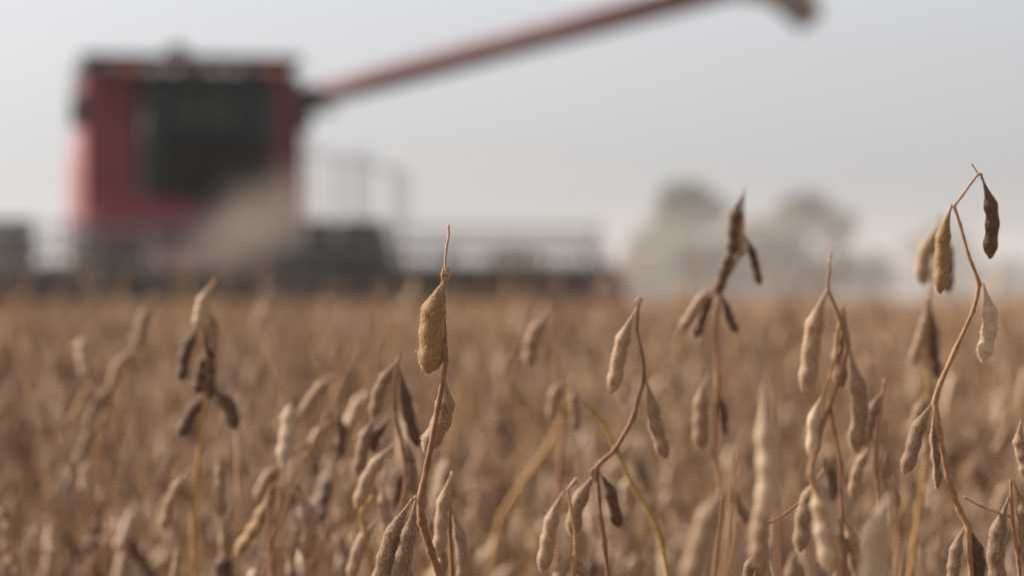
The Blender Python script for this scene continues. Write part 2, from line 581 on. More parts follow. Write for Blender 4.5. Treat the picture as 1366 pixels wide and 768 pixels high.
hero("soybean_plant", "soft focus soybean stalk standing high against the hazy trees with dark splayed pods", 1.72,
     [([(992, 252), (991, 300), (984, 345), (962, 385), (956, 440), (957, 520), (953, 600), (962, 660), (950, 785)],
       [.5, .8, 1.1, 1.2, 1.2, 1.3, 1.3, 1.4, 1.5], 'r', 0)],
     [(992, 258, 976, 345, 24, 3, 'd', 0), (986, 322, 956, 396, 22, 3, 'd', 0), (990, 285, 990, 345, 18, 3, 'n', 0), (992, 312, 1013, 383, 17, 3, 'd', 180),
      (957, 380, 907, 445, 22, 3, 'n', 0), (957, 386, 928, 452, 19, 3, 'd', 0), (961, 388, 985, 445, 15, 7, 'd', 180),
      (945, 500, 938, 602, 30, 6, 'n', 0), (957, 520, 967, 583, 15, 3, 'd', 180), (975, 640, 1000, 700, 20, 1, 'n', 180)], seed=7)

hero("soybean_plant", "large soft soybean plant with long drooping pods and a pale bare tip", 1.13,
     [([(1107, 342), (1106, 365), (1104, 385), (1120, 425), (1131, 460), (1118, 510), (1103, 550), (1090, 595), (1080, 632), (1100, 690), (1125, 740), (1135, 785)],
       [.6, .55, .6, .8, .95, .95, .9, .95, 1.0, 1.1, 1.2, 1.3], 'r', 500),
      ([(1107, 350), (1107, 340), (1109, 334)], [.75, .65, .4], 'p', 60),
      ([(1124, 412), (1118, 440), (1114, 480), (1103, 515), (1098, 528)], [.6, .6, .6, .6, .5], 'g', 60),
      ([(1107, 540), (1114, 580), (1121, 620), (1123, 685), (1124, 785)], [.5, .55, .6, .7, .8], 'r', 60)],
     [(1105, 382, 1076, 529, 35, 3, 'n', 0), (1126, 408, 1124, 520, 28, 7, 'n', 180, .01), (1134, 468, 1137, 607, 36, 0, 'n', 150),
      (1098, 525, 1085, 612, 26, 5, 'p', 0), (1099, 625, 1070, 740, 32, 0, 'n', 0, .02), (1123, 682, 1146, 790, 28, 3, 'n', 180),
      (1118, 690, 1112, 800, 26, 1, 'n', 0)], seed=8)

hero("soybean_plant", "blurry thick soybean pods hanging in front of the large soft plant, low in the field", 1.02,
     [([(1086, 600), (1080, 632), (1098, 680), (1113, 730), (1122, 785)], [.6, .8, .9, 1.0, 1.2], 'r', 100)],
     [(1079, 622, 1104, 766, 44, 6, 'p', 190), (1060, 735, 1072, 800, 34, 5, 'n', 0), (1098, 608, 1108, 670, 24, 2, 'd', 180)], seed=9)

hero("soybean_plant", "forked dry soybean twig with two folded pods beside the blurry foreground pods", 1.22,
     [([(1080, 655), (1060, 675), (1040, 690), (1019, 702), (1008, 740), (1000, 785)], [.35, .45, .55, .8, .7, .8], 'r', 100),
      ([(1019, 702), (1024, 730), (1036, 785)], [.6, .6, .6], 'p', 50),
      ([(1019, 702), (1015, 694)], [.9, .6], 'p', 30)],
     [(1018, 703, 1005, 795, 20, 1, 'n', 0), (1014, 730, 992, 795, 22, 5, 'n', 0)], seed=10)

hero("soybean_plant", "very blurred pale soybean pod close to the lens hanging beside the forked twig", 0.93,
     [([(1022, 512), (1030, 560, .02), (1036, 640, .02), (1040, 785, .02)], [.7, .8, .9, 1.1], 'r', 0)],
     [(1021, 515, 1018, 692, 44, 7, 'p', 0), (1034, 640, 1010, 760, 36, 3, 'n', 0, .03)], seed=11)

hero("soybean_plant", "very blurred slanting soybean pod close to the lens, low down left of the forked twig", 0.86,
     [([(985, 600), (982, 640, .01), (975, 720, .02), (965, 785, .02)], [.6, .8, .9, 1.1], 'r', 0)],
     [(975, 640, 918, 790, 46, 3, 'n', 0)], seed=12)

hero("soybean_plant", "very blurred blunt pale pod at the bottom edge, under the large soft plant", 0.92,
     [([(1190, 640), (1194, 680, .02), (1200, 785, .02)], [.6, .8, 1.0], 'r', 0)],
     [(1190, 655, 1165, 800, 52, 5, 'p', 0)], seed=13)

hero("soybean_plant", "tall zigzag soybean stalk at the far right with a dark pod at its crook", 1.38,
     [([(1272, 273), (1281, 300), (1292, 340), (1306, 379), (1298, 415), (1275, 465), (1254, 512), (1247, 538), (1254, 580), (1265, 640), (1280, 680), (1292, 705), (1296, 785)],
       [.75, .75, .8, 1.05, 1.0, 1.1, 1.25, 1.6, 1.35, 1.45, 1.45, 1.5, 1.5], 'r', 2200),
      ([(1273, 275), (1283, 262), (1296, 244), (1305, 233), (1309, 233), (1310, 240)], [.65, .55, .5, .55, .6, .5], 'r', 300),
      ([(1305, 233), (1300, 224), (1296, 219)], [.35, .3, .35], 'r', 20)],
     [(1310, 236, 1319, 348, 27, 0, 'd', 200), (1270, 273, 1256, 394, 25, 3, 'g', 0), (1312, 378, 1310, 485, 28, 0, 'p', 195),
      (1246, 535, 1207, 635, 24, 3, 'n', 0), (1245, 542, 1248, 656, 21, 7, 'n', 60, .005), (1288, 700, 1268, 795, 22, 3, 'n', 0),
      (1294, 702, 1302, 790, 20, 0, 'd', 180)], level=0, seed=14)

hero("soybean_plant", "soybean plant cut by the right edge with a dark snapped twig pointing left", 1.24,
     [([(1348, 640), (1350, 690), (1356, 730), (1362, 785)], [.6, .8, .9, 1.1], 'r', 200),
      ([(1352, 690), (1334, 684), (1308, 674), (1285, 662)], [.55, .5, .55, .45], 'r', 60)],
     [(1346, 662, 1335, 795, 34, 0, 'n', 0), (1362, 560, 1372, 640, 26, 3, 'n', 0), (1352, 640, 1372, 760, 30, 3, 'n', 180)], seed=15)

hero("soybean_plant", "soft soybean stalk directly behind the tall zigzag stalk, rounded dark pods near its top", 1.80,
     [([(1254, 285), (1250, 320), (1240, 395), (1237, 470), (1238, 560), (1232, 640), (1220, 720), (1212, 785)],
       [.5, .7, .9, 1.0, 1.3, 1.5, 1.6, 1.7], 'g', 0)],
     [(1252, 300, 1234, 382, 28, 2, 'n', 0), (1256, 305, 1264, 392, 24, 3, 'd', 180), (1236, 398, 1214, 488, 22, 1, 'n', 0),
      (1241, 405, 1254, 508, 24, 7, 'd', 180), (1240, 520, 1222, 600, 24, 0, 'n', 0)], seed=16)

hero("soybean_plant", "soft soybean plant with a pyramid of dark pods on a golden stem", 1.80,
     [([(287, 372), (275, 400), (270, 450), (280, 500), (270, 560), (262, 640), (258, 710), (262, 785)],
       [.8, .8, .9, 1.3, 1.4, 1.5, 1.6, 1.6], 'g', 0)],
     [(280, 380, 262, 440, 20, 3, 'p', 0), (268, 430, 244, 512, 24, 0, 'd', 0), (272, 432, 274, 535, 26, 6, 'd', 180), (276, 410, 286, 470, 20, 3, 'n', 180), (284, 460, 262, 528, 24, 3, 'd', 0),
      (279, 526, 238, 584, 26, 3, 'd', 0), (280, 515, 314, 574, 28, 2, 'd', 180), (256, 620, 220, 712, 22, 0, 'n', 0),
      (288, 595, 290, 690, 24, 6, 'n', 180), (292, 690, 302, 780, 22, 3, 'n', 180), (236, 715, 228, 785, 18, 1, 'n', 0)], seed=17)

hero("soybean_plant", "branching soft soybean plant whose slanting pods lean left, between pyramid and cluster plants", 1.86,
     [([(456, 490), (450, 545), (440, 570), (405, 595), (374, 618), (364, 660), (362, 785)], [.5, .8, .9, 1, 1, 1.2, 1.4], 'r', 0)],
     [(449, 500, 400, 557, 24, 3, 'n', 0), (441, 560, 412, 618, 22, 0, 'n', 0), (452, 550, 453, 612, 20, 5, 'd', 180),
      (374, 618, 341, 668, 22, 3, 'n', 0)], seed=18)

hero("soybean_plant", "soft soybean stalk with a curved hanging pod, just left of the bowed stalk", 1.95,
     [([(727, 394), (736, 405), (738, 440), (748, 500), (752, 560), (745, 640), (740, 785)], [.6, .7, .8, .9, 1.1, 1.3, 1.4], 'r', 0)],
     [(733, 415, 706, 492, 28, 0, 'n', 0), (752, 500, 740, 565, 22, 2, 'n', 0), (760, 510, 768, 575, 20, 3, 'n', 180)], seed=19)

hero("bare_stalk", "straw yellow bare stalk slanting down left behind the hooked stalk", 2.25,
     [([(772, 500), (755, 545), (735, 590), (700, 640), (668, 690), (650, 785)], [.9, 1.7, 2.1, 2.0, 1.7, 1.7], 'g', 0)], [], cat="stalk", group=None, seed=20)

hero("soybean_plant", "soft soybean plant with a descending chain of pods at the left of the field", 2.3,
     [([(207, 388), (195, 430), (170, 480), (150, 520), (130, 600), (120, 785)], [.6, .8, .9, 1, 1.2, 1.4], 'r', 0)],
     [(205, 400, 182, 470, 22, 3, 'n', 0), (178, 465, 150, 520, 22, 0, 'n', 0), (160, 510, 118, 560, 22, 3, 'n', 0), (135, 560, 108, 620, 20, 0, 'n', 0)], seed=21)

hero("bare_stalk", "thin dark bare stalk bending down to the right near the left edge", 2.0,
     [([(86, 590), (95, 620), (110, 680), (130, 725), (155, 785)], [.8, .9, 1.0, 1.1, 1.2], 'r', 0)], [], cat="stalk", group=None, seed=22)

hero("soybean_plant", "soft soybean plant with slanting pods between the large soft plant and zigzag stalk", 1.55,
     [([(1180, 505), (1172, 560), (1168, 620), (1176, 700), (1180, 785)], [.6, .8, 1, 1.2, 1.3], 'r', 0)],
     [(1178, 520, 1152, 598, 24, 3, 'n', 0), (1166, 590, 1138, 665, 22, 0, 'n', 0), (1182, 600, 1200, 680, 22, 1, 'n', 180),
      (1180, 680, 1150, 760, 24, 3, 'n', 0)], seed=23)


# ------------------------------------------------------------------ the crop: prototypes of random plants
def frame_for(d, roll):
    q = Vector(d).normalized().to_track_quat('-Z', 'Y')
    return (Quaternion(Vector(d).normalized(), roll) @ q).to_matrix().to_4x4()


def gen_plant(seed, H=0.9):
    """stalks and pods of one dry soybean plant standing at the origin"""
    r = random.Random(seed)
    stalks, pods = [], []

    def stalk(p0, az, lean, length, r0, r1, z_first, step):
        pts, rad = [Vector(p0)], [r0]
        d = Vector((math.sin(lean) * math.cos(az), math.sin(lean) * math.sin(az), math.cos(lean)))
        s, k, L = 0.0, 0, length
        while s < L:
            st = min(step * r.uniform(.8, 1.25), L - s + 1e-4)
            d = (d + Vector((r.gauss(0, .10), r.gauss(0, .10), .10))).normalized()
            pts.append(pts[-1] + d * st)
            s += st
            u = s / L
            rad.append(r0 * (1 - u) + r1 * u)
            if pts[-1].z > z_first:
                npod = r.choice([1, 2, 2, 3]) if u < .95 else r.choice([1, 2])
                a0 = r.uniform(0, 6.28)
                for q in range(npod):
                    a = a0 + q * 2.1 + r.gauss(0, .4)
                    down = r.choice([-.98, -.96, -.94, -.92, -.88, -.82, -.7, .85]) if u < .93 else r.choice([-.95, -.9, .9])
                    hor = math.sqrt(1 - down * down)
                    dv = (hor * math.cos(a), hor * math.sin(a), down)
                    off = Vector((math.cos(a), math.sin(a), .15)) * r.uniform(.002, .012)
                    pods.append((pts[-1] + off, dv, r.uniform(0, 6.28), r.randrange(len(POD_SPECS)), r.uniform(.72, 1.14)))
                    if off.length > .005:
                        stalks.append(([pts[-1], pts[-1] + off * .6 + Vector((0, 0, .002)), pts[-1] + off], [.0007, .0006, .0006]))
            k += 1
        stalks.append((pts, rad))
        return pts

    main = stalk((0, 0, -.01), r.uniform(0, 6.28), r.uniform(0, .10), H, .0032, .0008, .36, .045)
    for k in range(r.choice([1, 2, 2, 3])):
        j = r.randrange(2, max(3, len(main) // 2))
        p = main[j]
        stalk(p, r.uniform(0, 6.28), r.uniform(.35, .65), (H - p.z) * r.uniform(.75, .98), .0020, .0007, .40, .05)
    # leftover leaf stalks, bare
    for k in range(r.choice([5, 6, 8])):
        p = main[r.randrange(len(main) // 3, len(main) - 1)]
        a = r.uniform(0, 6.28)
        ln = min(r.uniform(.08, .26), (H + .04 - p.z) * 1.1)
        d = Vector((math.cos(a) * .35, math.sin(a) * .35, r.uniform(.7, 1.2))).normalized()
        stalks.append(([p, p + d * ln * .5, p + d * ln + Vector((0, 0, -.01))], [.0009, .0007, .0005]))
    return stalks, pods


def low_pod(k):
    W0, T0, bd, sd = POD_SPECS[k]
    return pod_arrays(POD_L, W0, T0, bd, sd, 14, 7, 0, seed=k * 17 + 3)[:2]


LOW = [low_pod(k) for k in range(len(POD_SPECS))]
SHADES = ['n', 'n', 'n', 'p', 'n', 'd', 'g', 'n']
NPROTO = 9
protos = []
for s in range(NPROTO):
    stalks, pods = gen_plant(40 + s)
    mb_stem = MB()
    for pts, rad in stalks:
        mb_stem.tube(pts, rad, 6, 0)
    stem_me = mb_stem.mesh("stem", [M_STEM_GOLD if s % 3 == 1 else M_STEM])
    # the same plant as one mesh, for where its parts are too small to tell apart
    mb = MB()
    for pts, rad in stalks:
        mb.tube(pts, rad, 5, 0)
    for i, (p, d, roll, k, sc) in enumerate(pods):
        M4 = np.array(Matrix.Translation(p) @ frame_for(d, roll) @ Matrix.Scale(sc, 4))
        v, f = LOW[k]
        mb.add(v @ M4[:3, :3].T + M4[:3, 3], f, 1 + {'n': 0, 'p': 1, 'd': 2, 'g': 3}[SHADES[(i * 5 + s) % 8]])
    whole = mb.mesh("soybean_plant", [M_STEM_GOLD if s % 3 == 1 else M_STEM, M_POD, M_POD_PALE, M_POD_DARK, M_POD_GOLD])
    protos.append((stem_me, pods, whole, s))

# where the plants stand
rng = np.random.default_rng(77)
HEADER_Y, SW0, SW1 = 36.0, -11.2, 2.2          # the cut swath behind the header


def scatter(y0, y1, dens, side):
    out = []
    ymid0 = y0
    while ymid0 < y1:
        y2 = min(ymid0 + 1.0, y1)
        hw = .18 * y2 + side
        k = rng.poisson(dens * 2 * hw * (y2 - ymid0))
        xs_ = rng.uniform(-hw, hw, k)
        ys_ = rng.uniform(ymid0, y2, k)
        out.append(np.stack([xs_, ys_], 1))
        ymid0 = y2
    return np.concatenate(out)


pts = np.concatenate([scatter(1.75, 5, 14, .9), scatter(1.75, 12, 26, 1.2), scatter(12, 37, 17, 1.5), scatter(37, 75, 6, 6)])
hx = np.array(HERO)
keep = []
for x, y in pts:
    if y > HEADER_Y - .3 and SW0 < x < SW1:
        continue
    if y < 3 and np.min(np.hypot(hx[:, 0] - x, hx[:, 1] - y)) < .05:
        continue
    keep.append((x, y))
pts = np.array(keep)
inside = np.abs(pts[:, 0]) < .182 * pts[:, 1] + .01
order = np.argsort(pts[:, 1] + np.where(inside, 0, 1e3))
ind = order[:276]
rest = order[276:]


def plant_height(y, r_):
    if y < 3.2:
        px = 90 + 150 * r_.random() ** 1.0     # how far below the horizon row the tips come
        if r_.random() < .18: px = 50
        return CAM_H - px * y / F_PX
    h = r_.normal(.905, .026)
    if y > 9:        # the stand is even; only its near tips rise over the line of the field
        return float(np.clip(r_.normal(.885, .028), .80, .957))
    if r_.random() < (.42 if y < 8 else .3): h += r_.uniform(.03, .11)
    return float(np.clip(h, .82, CAM_H + .055 * min(1, y / 6)))


BACK = "out-of-focus dry brown soybean plant packed in the crop behind the sharper stalks"
for c, i in enumerate(ind):
    x, y = pts[i]
    stem_me, pods, whole, s = protos[int(rng.integers(NPROTO))] if c > 0 else protos[0]
    h = plant_height(y, rng)
    sz_ = h / .9
    rz = rng.uniform(0, 6.28)
    if y < 4.6:
        root = empty("soybean_plant", (x, y, 0), rz)
        root.scale = (1, 1, sz_)
        st = bpy.data.objects.new("stem", stem_me)
        col.objects.link(st); st.parent = root
        for q, (p, d, roll, k, sc) in enumerate(pods):
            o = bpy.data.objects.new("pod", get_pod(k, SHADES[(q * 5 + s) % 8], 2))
            col.objects.link(o); o.parent = root
            o.matrix_basis = Matrix.Translation(p) @ frame_for(d, roll) @ Matrix.Scale(sc, 4)
    else:
        root = bpy.data.objects.new("soybean_plant", whole)
        col.objects.link(root)
        root.location = (x, y, 0); root.rotation_euler = (0, 0, rz); root.scale = (1, 1, sz_)
    tag(root, BACK, "soybean plant", "soybean plants in the crop behind")

# the rest of the crop as one mass: points that carry copies of the same plants
pr = pts[rest]
me = bpy.data.meshes.new("soybean_crop")
v = np.zeros((len(pr), 3)); v[:, :2] = pr
me.vertices.add(len(v)); me.vertices.foreach_set("co", v.ravel())
hh = np.array([plant_height(y, rng) for x, y in pr]) / .9
a1 = me.attributes.new("turn", 'FLOAT_VECTOR', 'POINT')
tv = np.zeros((len(pr), 3)); tv[:, 2] = rng.uniform(0, 6.28, len(pr))
a1.data.foreach_set("vector", tv.ravel())
a2 = me.attributes.new("size", 'FLOAT_VECTOR', 'POINT')
sv = np.ones((len(pr), 3)); sv[:, 2] = hh
a2.data.foreach_set("vector", sv.ravel())
a3 = me.attributes.new("pick", 'INT', 'POINT')
a3.data.foreach_set("value", rng.integers(0, NPROTO, len(pr)).astype(np.int32))
crop = bpy.data.objects.new("soybean_crop", me)
col.objects.link(crop)
tag(crop, "endless mass of dry brown soybean plants filling the field", "crop", kind='stuff')
ng = bpy.data.node_groups.new("crop_plants", 'GeometryNodeTree')
ng.interface.new_socket("Geometry", in_out='INPUT', socket_type='NodeSocketGeometry')
ng.interface.new_socket("Geometry", in_out='OUTPUT', socket_type='NodeSocketGeometry')
N, Lk = ng.nodes, ng.links
gi, go = N.new('NodeGroupInput'), N.new('NodeGroupOutput')
iop = N.new('GeometryNodeInstanceOnPoints')
jn = N.new('GeometryNodeJoinGeometry')
# one visible plant of each shape serves as the pattern
pat = {}
for o in col.objects:
    if o.type == 'MESH' and o.parent is None and o.name.startswith("soybean_plant"):
        pat.setdefault(o.data.name, o)
plist = [pat[p[2].name] for p in protos if p[2].name in pat]
for o in reversed(plist):
    inf = N.new('GeometryNodeObjectInfo')
    inf.transform_space = 'ORIGINAL'
    inf.inputs['Object'].default_value = o
    inf.inputs['As Instance'].default_value = True
    Lk.new(inf.outputs['Geometry'], jn.inputs[0])


def named(nm, ty):
    q = N.new('GeometryNodeInputNamedAttribute')
    q.data_type = ty
    q.inputs['Name'].default_value = nm
    return [s_ for s_ in q.outputs if s_.name == 'Attribute' and s_.enabled][0]


iop.inputs['Pick Instance'].default_value = True
Lk.new(gi.outputs[0], iop.inputs['Points'])
Lk.new(jn.outputs[0], iop.inputs['Instance'])
Lk.new(named("pick", 'INT'), iop.inputs['Instance Index'])
Lk.new(named("turn", 'FLOAT_VECTOR'), iop.inputs['Rotation'])
Lk.new(named("size", 'FLOAT_VECTOR'), iop.inputs['Scale'])
Lk.new(iop.outputs[0], go.inputs[0])
md = crop.modifiers.new("plants", 'NODES')
md.node_group = ng

# far crop, beyond where single stalks can be told apart: a rough-topped mass
M_FAR = plant_mat("far_crop", [(.14, .094, .064), (.22, .152, .108), (.30, .215, .155)], nscale=3.0, bump=0.05, dark=.5)
fc = MB()
rng2 = np.random.default_rng(9)
for (xa, xb, ya) in ((SW1, 330, 70), (-330, SW0, 70)):
    gx_ = np.linspace(xa, xb, 130)
    gy_ = np.geomspace(ya, 420, 70)
    X, Y = np.meshgrid(gx_, gy_)
    Z = .84 + rng2.normal(0, .05, X.shape)
    Z[0, :] = Z[-1, :] = 0
    Z[:, 0] = Z[:, -1] = 0
    X = X + rng2.normal(0, .2, X.shape)
    k = len(gx_)
    fc.add(np.stack([X, Y, Z], -1).reshape(-1, 3),
           [(j * k + i, j * k + i + 1, (j + 1) * k + i + 1, (j + 1) * k + i) for j in range(len(gy_) - 1) for i in range(k - 1)])
far = fc.build("distant_crop", M_FAR, smooth=False)
tag(far, "brown uncut soybean crop far out beside the combine, up to the trees", "crop", kind='stuff')


# ------------------------------------------------------------------ the combine harvester
def paint(name, c, rough=.45, dust=.45, metal=0.0, dustc=(.30, .22, .15)):
    """painted or bare metal and rubber with field dust settled on it"""
    m, n, l, b = mat(name)
    tc = n.new("ShaderNodeTexCoord")
    nz = n.new("ShaderNodeTexNoise"); nz.inputs['Scale'].default_value = 2.2; nz.inputs['Detail'].default_value = 7
    l.new(tc.outputs['Object'], nz.inputs['Vector'])
    cr = n.new("ShaderNodeValToRGB")
    cr.color_ramp.elements[0].position = .38; cr.color_ramp.elements[0].color = (0, 0, 0, 1)
    cr.color_ramp.elements[1].position = .72; cr.color_ramp.elements[1].color = (dust, dust, dust, 1)
    l.new(nz.outputs['Fac'], cr.inputs[0])
    mx = n.new("ShaderNodeMix"); mx.data_type = 'RGBA'
    mx.inputs[6].default_value = (*c, 1); mx.inputs[7].default_value = (*dustc, 1)
    l.new(cr.outputs[0], mx.inputs[0]); l.new(mx.outputs[2], b.inputs['Base Color'])
    b.inputs['Roughness'].default_value = rough
    b.inputs['Metallic'].default_value = metal
    return m


M_RED = paint("red_paint", (.19, .011, .016), .5, .12)
M_REDD = paint("dusty_red_paint", (.085, .03, .028), .7, .5, dustc=(.16, .11, .08))
M_REDS = paint("sunlit_dusty_red", (.15, .028, .026), .7, .7, dustc=(.27, .18, .15))  # sunlit pink put into the side's red, along with settled dust
M_BLK = paint("black_metal", (.014, .014, .016), .6, .12)
M_GREY = paint("grey_metal", (.10, .10, .10), .45, .5, .3)
M_TYRE = paint("tyre_rubber", (.022, .021, .021), .85, .45)
M_RIM = paint("rim_paint", (.45, .42, .36), .5, .4)
M_INT = paint("cab_interior", (.015, .016, .015), .8, .1)
M_SEAT = paint("seat_fabric", (.05, .05, .055), .9, .1)
M_GLINT = paint("painted_glint", (.60, .58, .12), .8, .1)
M_ORANGE, n, l, b = mat("amber_lens")
b.inputs['Base Color'].default_value = (.42, .10, .03, 1); b.inputs['Roughness'].default_value = .2
M_LENS, n, l, b = mat("lamp_lens")
b.inputs['Base Color'].default_value = (.6, .6, .58, 1); b.inputs['Roughness'].default_value = .1
M_GLASS, n, l, b = mat("tinted_glass")
n.remove(b)
gl = n.new("ShaderNodeBsdfGlossy"); gl.inputs['Roughness'].default_value = .04
tp = n.new("ShaderNodeBsdfTransparent"); tp.inputs['Color'].default_value = (.20, .29, .25, 1)
fr = n.new("ShaderNodeFresnel"); fr.inputs['IOR'].default_value = 1.3
ms = n.new("ShaderNodeMixShader")
l.new(fr.outputs[0], ms.inputs[0]); l.new(tp.outputs[0], ms.inputs[1]); l.new(gl.outputs[0], ms.inputs[2])
l.new(ms.outputs[0], n['Material Output'].inputs['Surface'])

CY = 39.0
YAW = R(10.5)
comb = empty("combine_harvester", ((250 - 683) / F_PX * CY, CY, 0), YAW)
tag(comb, "red combine harvester with glass cab and raised unloading auger, driving through the crop", "combine harvester")
# local frame: x to the picture's right, y away from the camera (front of the machine at y < 0)


def part(mb, name, m, parent=comb, bevel=0.0, smooth=False):
    return mb.build(name, m, parent, smooth=smooth, bevel=bevel)


# threshing body and grain tank, behind the cab
q = MB(); q.prism([(1.3, 1.25), (1.3, 3.05), (2.2, 3.35), (6.6, 3.25), (7.6, 2.6), (7.9, 1.4), (6.8, 1.05), (2.4, .95)], -1.42, 1.58)
body = part(q, "body", M_REDS, bevel=.05)
for s in (-1, 1):
    q = MB(); q.prism([(1.9, 1.5), (1.9, 2.8), (6.3, 2.8), (6.9, 1.5)], (s * 1.5 + .08) - .03, (s * 1.5 + .08) + .03)
    part(q, "side_panel", M_REDS, body, bevel=.02)
    q = MB()
    for z_ in (1.75, 1.95, 2.15): q.box((s * 1.54 + .08, 5.2, z_), (.03, 1.6, .07))
    part(q, "vent", M_BLK, body)
q = MB(); q.prism([(1.35, 3.0), (1.35, 4.12), (1.5, 4.12), (4.4, 4.12), (4.4, 3.2)], -1.40, 1.48)
tank = part(q, "grain_tank", M_RED, bevel=.04)
q = MB()
q.prism([(1.22, 4.05), (-.6, 4.10), (-.75, 4.22), (1.02, 4.34), (4.7, 4.34), (4.5, 4.05)], -1.44, 1.50)
part(q, "tank_extension", M_BLK, tank, bevel=.02)
q = MB()
q.tube([(-.05, 1.4, 4.2), (-.05, 1.4, 4.42)], .05, 10)
q.tube([(-.05, 1.4, 4.42), (-.05, 1.4, 4.45), (-.05, 1.4, 4.52), (-.05, 1.4, 4.56)], [.12, .17, .14, .03], 16)
part(q, "satellite_receiver", M_BLK, smooth=True)
q = MB(); q.box((-.28, 1.5, 4.33), (.26, .2, .14)); q.box((.18, 1.5, 4.33), (.22, .2, .12)); part(q, "bracket", M_BLK, bevel=.02)

# cab
q = MB()
q.box((0, .25, 2.0), (2.7, 2.1, .12)); q.box((0, 1.25, 3.0), (1.9, .08, 1.9))
cabf = part(q, "cab_floor", M_INT)
for s in (-1, 1):
    q = MB(); q.tube([(.22 + s * .80, -.72, 2.06), (.22 + s * .82, -.80, 3.0), (.22 + s * .80, -.72, 3.92)], [.05, .05, .05], 8)
    part(q, "cab_post", M_BLK, smooth=True)
    q = MB(); q.tube([(.22 + s * .8, 1.1, 2.06), (.22 + s * .8, 1.1, 3.92)], .06, 8)
    part(q, "cab_post", M_BLK, smooth=True)
    # red flank panels beside the glass
    xa, xb = (-1.42, -.64) if s < 0 else (1.08, 1.58)
    q = MB(); q.box(((xa + xb) / 2, .55, 2.95), (xb - xa, 1.2, 2.1)); part(q, "flank_panel", M_RED, bevel=.06)
q = MB(); q.prism([(-1.0, 3.93), (-1.06, 4.0), (-.95, 4.06), (1.19, 4.06), (1.19, 3.93)], -1.22, 1.22)
roof = part(q, "cab_roof", M_REDD, bevel=.05)
for xx in (-.85, 1.12):
    q = MB(); q.tube([(xx, -1.08, 3.99), (xx, -1.0, 3.99)], .085, 14); part(q, "amber_light", M_ORANGE, roof, smooth=True)
for xx in (-.55, -.28, .28, .55):
    q = MB(); q.box((xx, -1.07, 3.99), (.16, .05, .07)); part(q, "work_light", M_LENS, roof, bevel=.01)
# curved windscreen
q = MB()
nw = 12
wv = []
for iz, z_ in enumerate((2.30, 2.75, 3.3, 3.92)):
    for j in range(nw + 1):
        u = j / nw * 2 - 1
        wv.append((.22 + u * .78, -.74 - .22 * (1 - u * u) - .08 * math.sin((z_ - 2.3) / 1.62 * math.pi), z_))
q.add(wv, [(i * (nw + 1) + j, i * (nw + 1) + j + 1, (i + 1) * (nw + 1) + j + 1, (i + 1) * (nw + 1) + j) for i in range(3) for j in range(nw)])
part(q, "windscreen", M_GLASS, smooth=True)
for s in (-1, 1):
    q = MB(); q.box((.22 + s * .81, -.42, 2.98), (.012, .5, 1.82)); part(q, "side_window", M_GLASS)
q = MB(); q.box((.05, .45, 2.32), (.5, .5, .14)); q.box((.05, .70, 2.75), (.5, .12, .75)); q.box((.05, .72, 3.2), (.28, .1, .2))
q.box((.05, .5, 2.16), (.2, .2, .2))
part(q, "operator_seat", M_SEAT, bevel=.04)
q = MB(); q.tube([(.05, -.4, 2.1), (.05, -.2, 2.7)], .04, 8)
q.tube([(.05 + .19 * math.cos(a), -.18 + .06 * math.sin(a), 2.74 + .17 * math.sin(a)) for a in np.linspace(0, 6.28, 20)], .018, 6)
part(q, "steering_wheel", M_BLK, smooth=True)
for xx in (-.05, .38):  # added panels whose yellow-green imitates glints behind the windscreen
    q = MB(); q.box((xx, -.55, 3.5), (.34, .03, .4)); part(q, "glint_panel", M_GLINT, bevel=.01)
q = MB(); q.box((.55, -.2, 2.75), (.22, .06, .3)); q.tube([(.55, -.15, 2.1), (.55, -.15, 2.65)], .03, 6); part(q, "monitor", M_INT)
# lower front skirt
q = MB(); q.box((-.62, -.80, 2.0), (1.4, .10, .56)); part(q, "front_panel", M_RED, bevel=.03)
q = MB(); q.box((.76, -.78, 2.0), (1.3, .10, .56)); part(q, "front_panel", M_REDD, bevel=.03)
# added pale strip, coloured as sky reflected in the windscreen's left edge
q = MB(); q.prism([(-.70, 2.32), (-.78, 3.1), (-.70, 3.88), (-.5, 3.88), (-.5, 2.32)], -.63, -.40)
part(q, "sky_reflection_strip", paint("painted_sky_reflection", (.34, .36, .34), .4, .4), bevel=.02)
# mirrors
for s in (-1, 1):
    q = MB(); q.tube([(s * 1.25, -.6, 3.85), (s * 1.45, -.85, 3.75), (s * 1.52, -.88, 3.6)], .022, 6)
    mr = part(q, "mirror_arm", M_BLK, smooth=True)
    q = MB(); q.box((s * 1.52, -.9, 3.42), (.2, .06, .42)); part(q, "mirror", M_BLK, mr, bevel=.02)
# axle and undercarriage
q = MB(); q.box((0, .6, .95), (5.6, .35, .35)); q.box((0, .9, 1.45), (2.5, 1.6, .9))
part(q, "chassis", M_BLK, bevel=.03)
q = MB(); q.box((0, 5.9, .85), (2.6, .2, .2)); part(q, "rear_axle", M_BLK, bevel=.03)


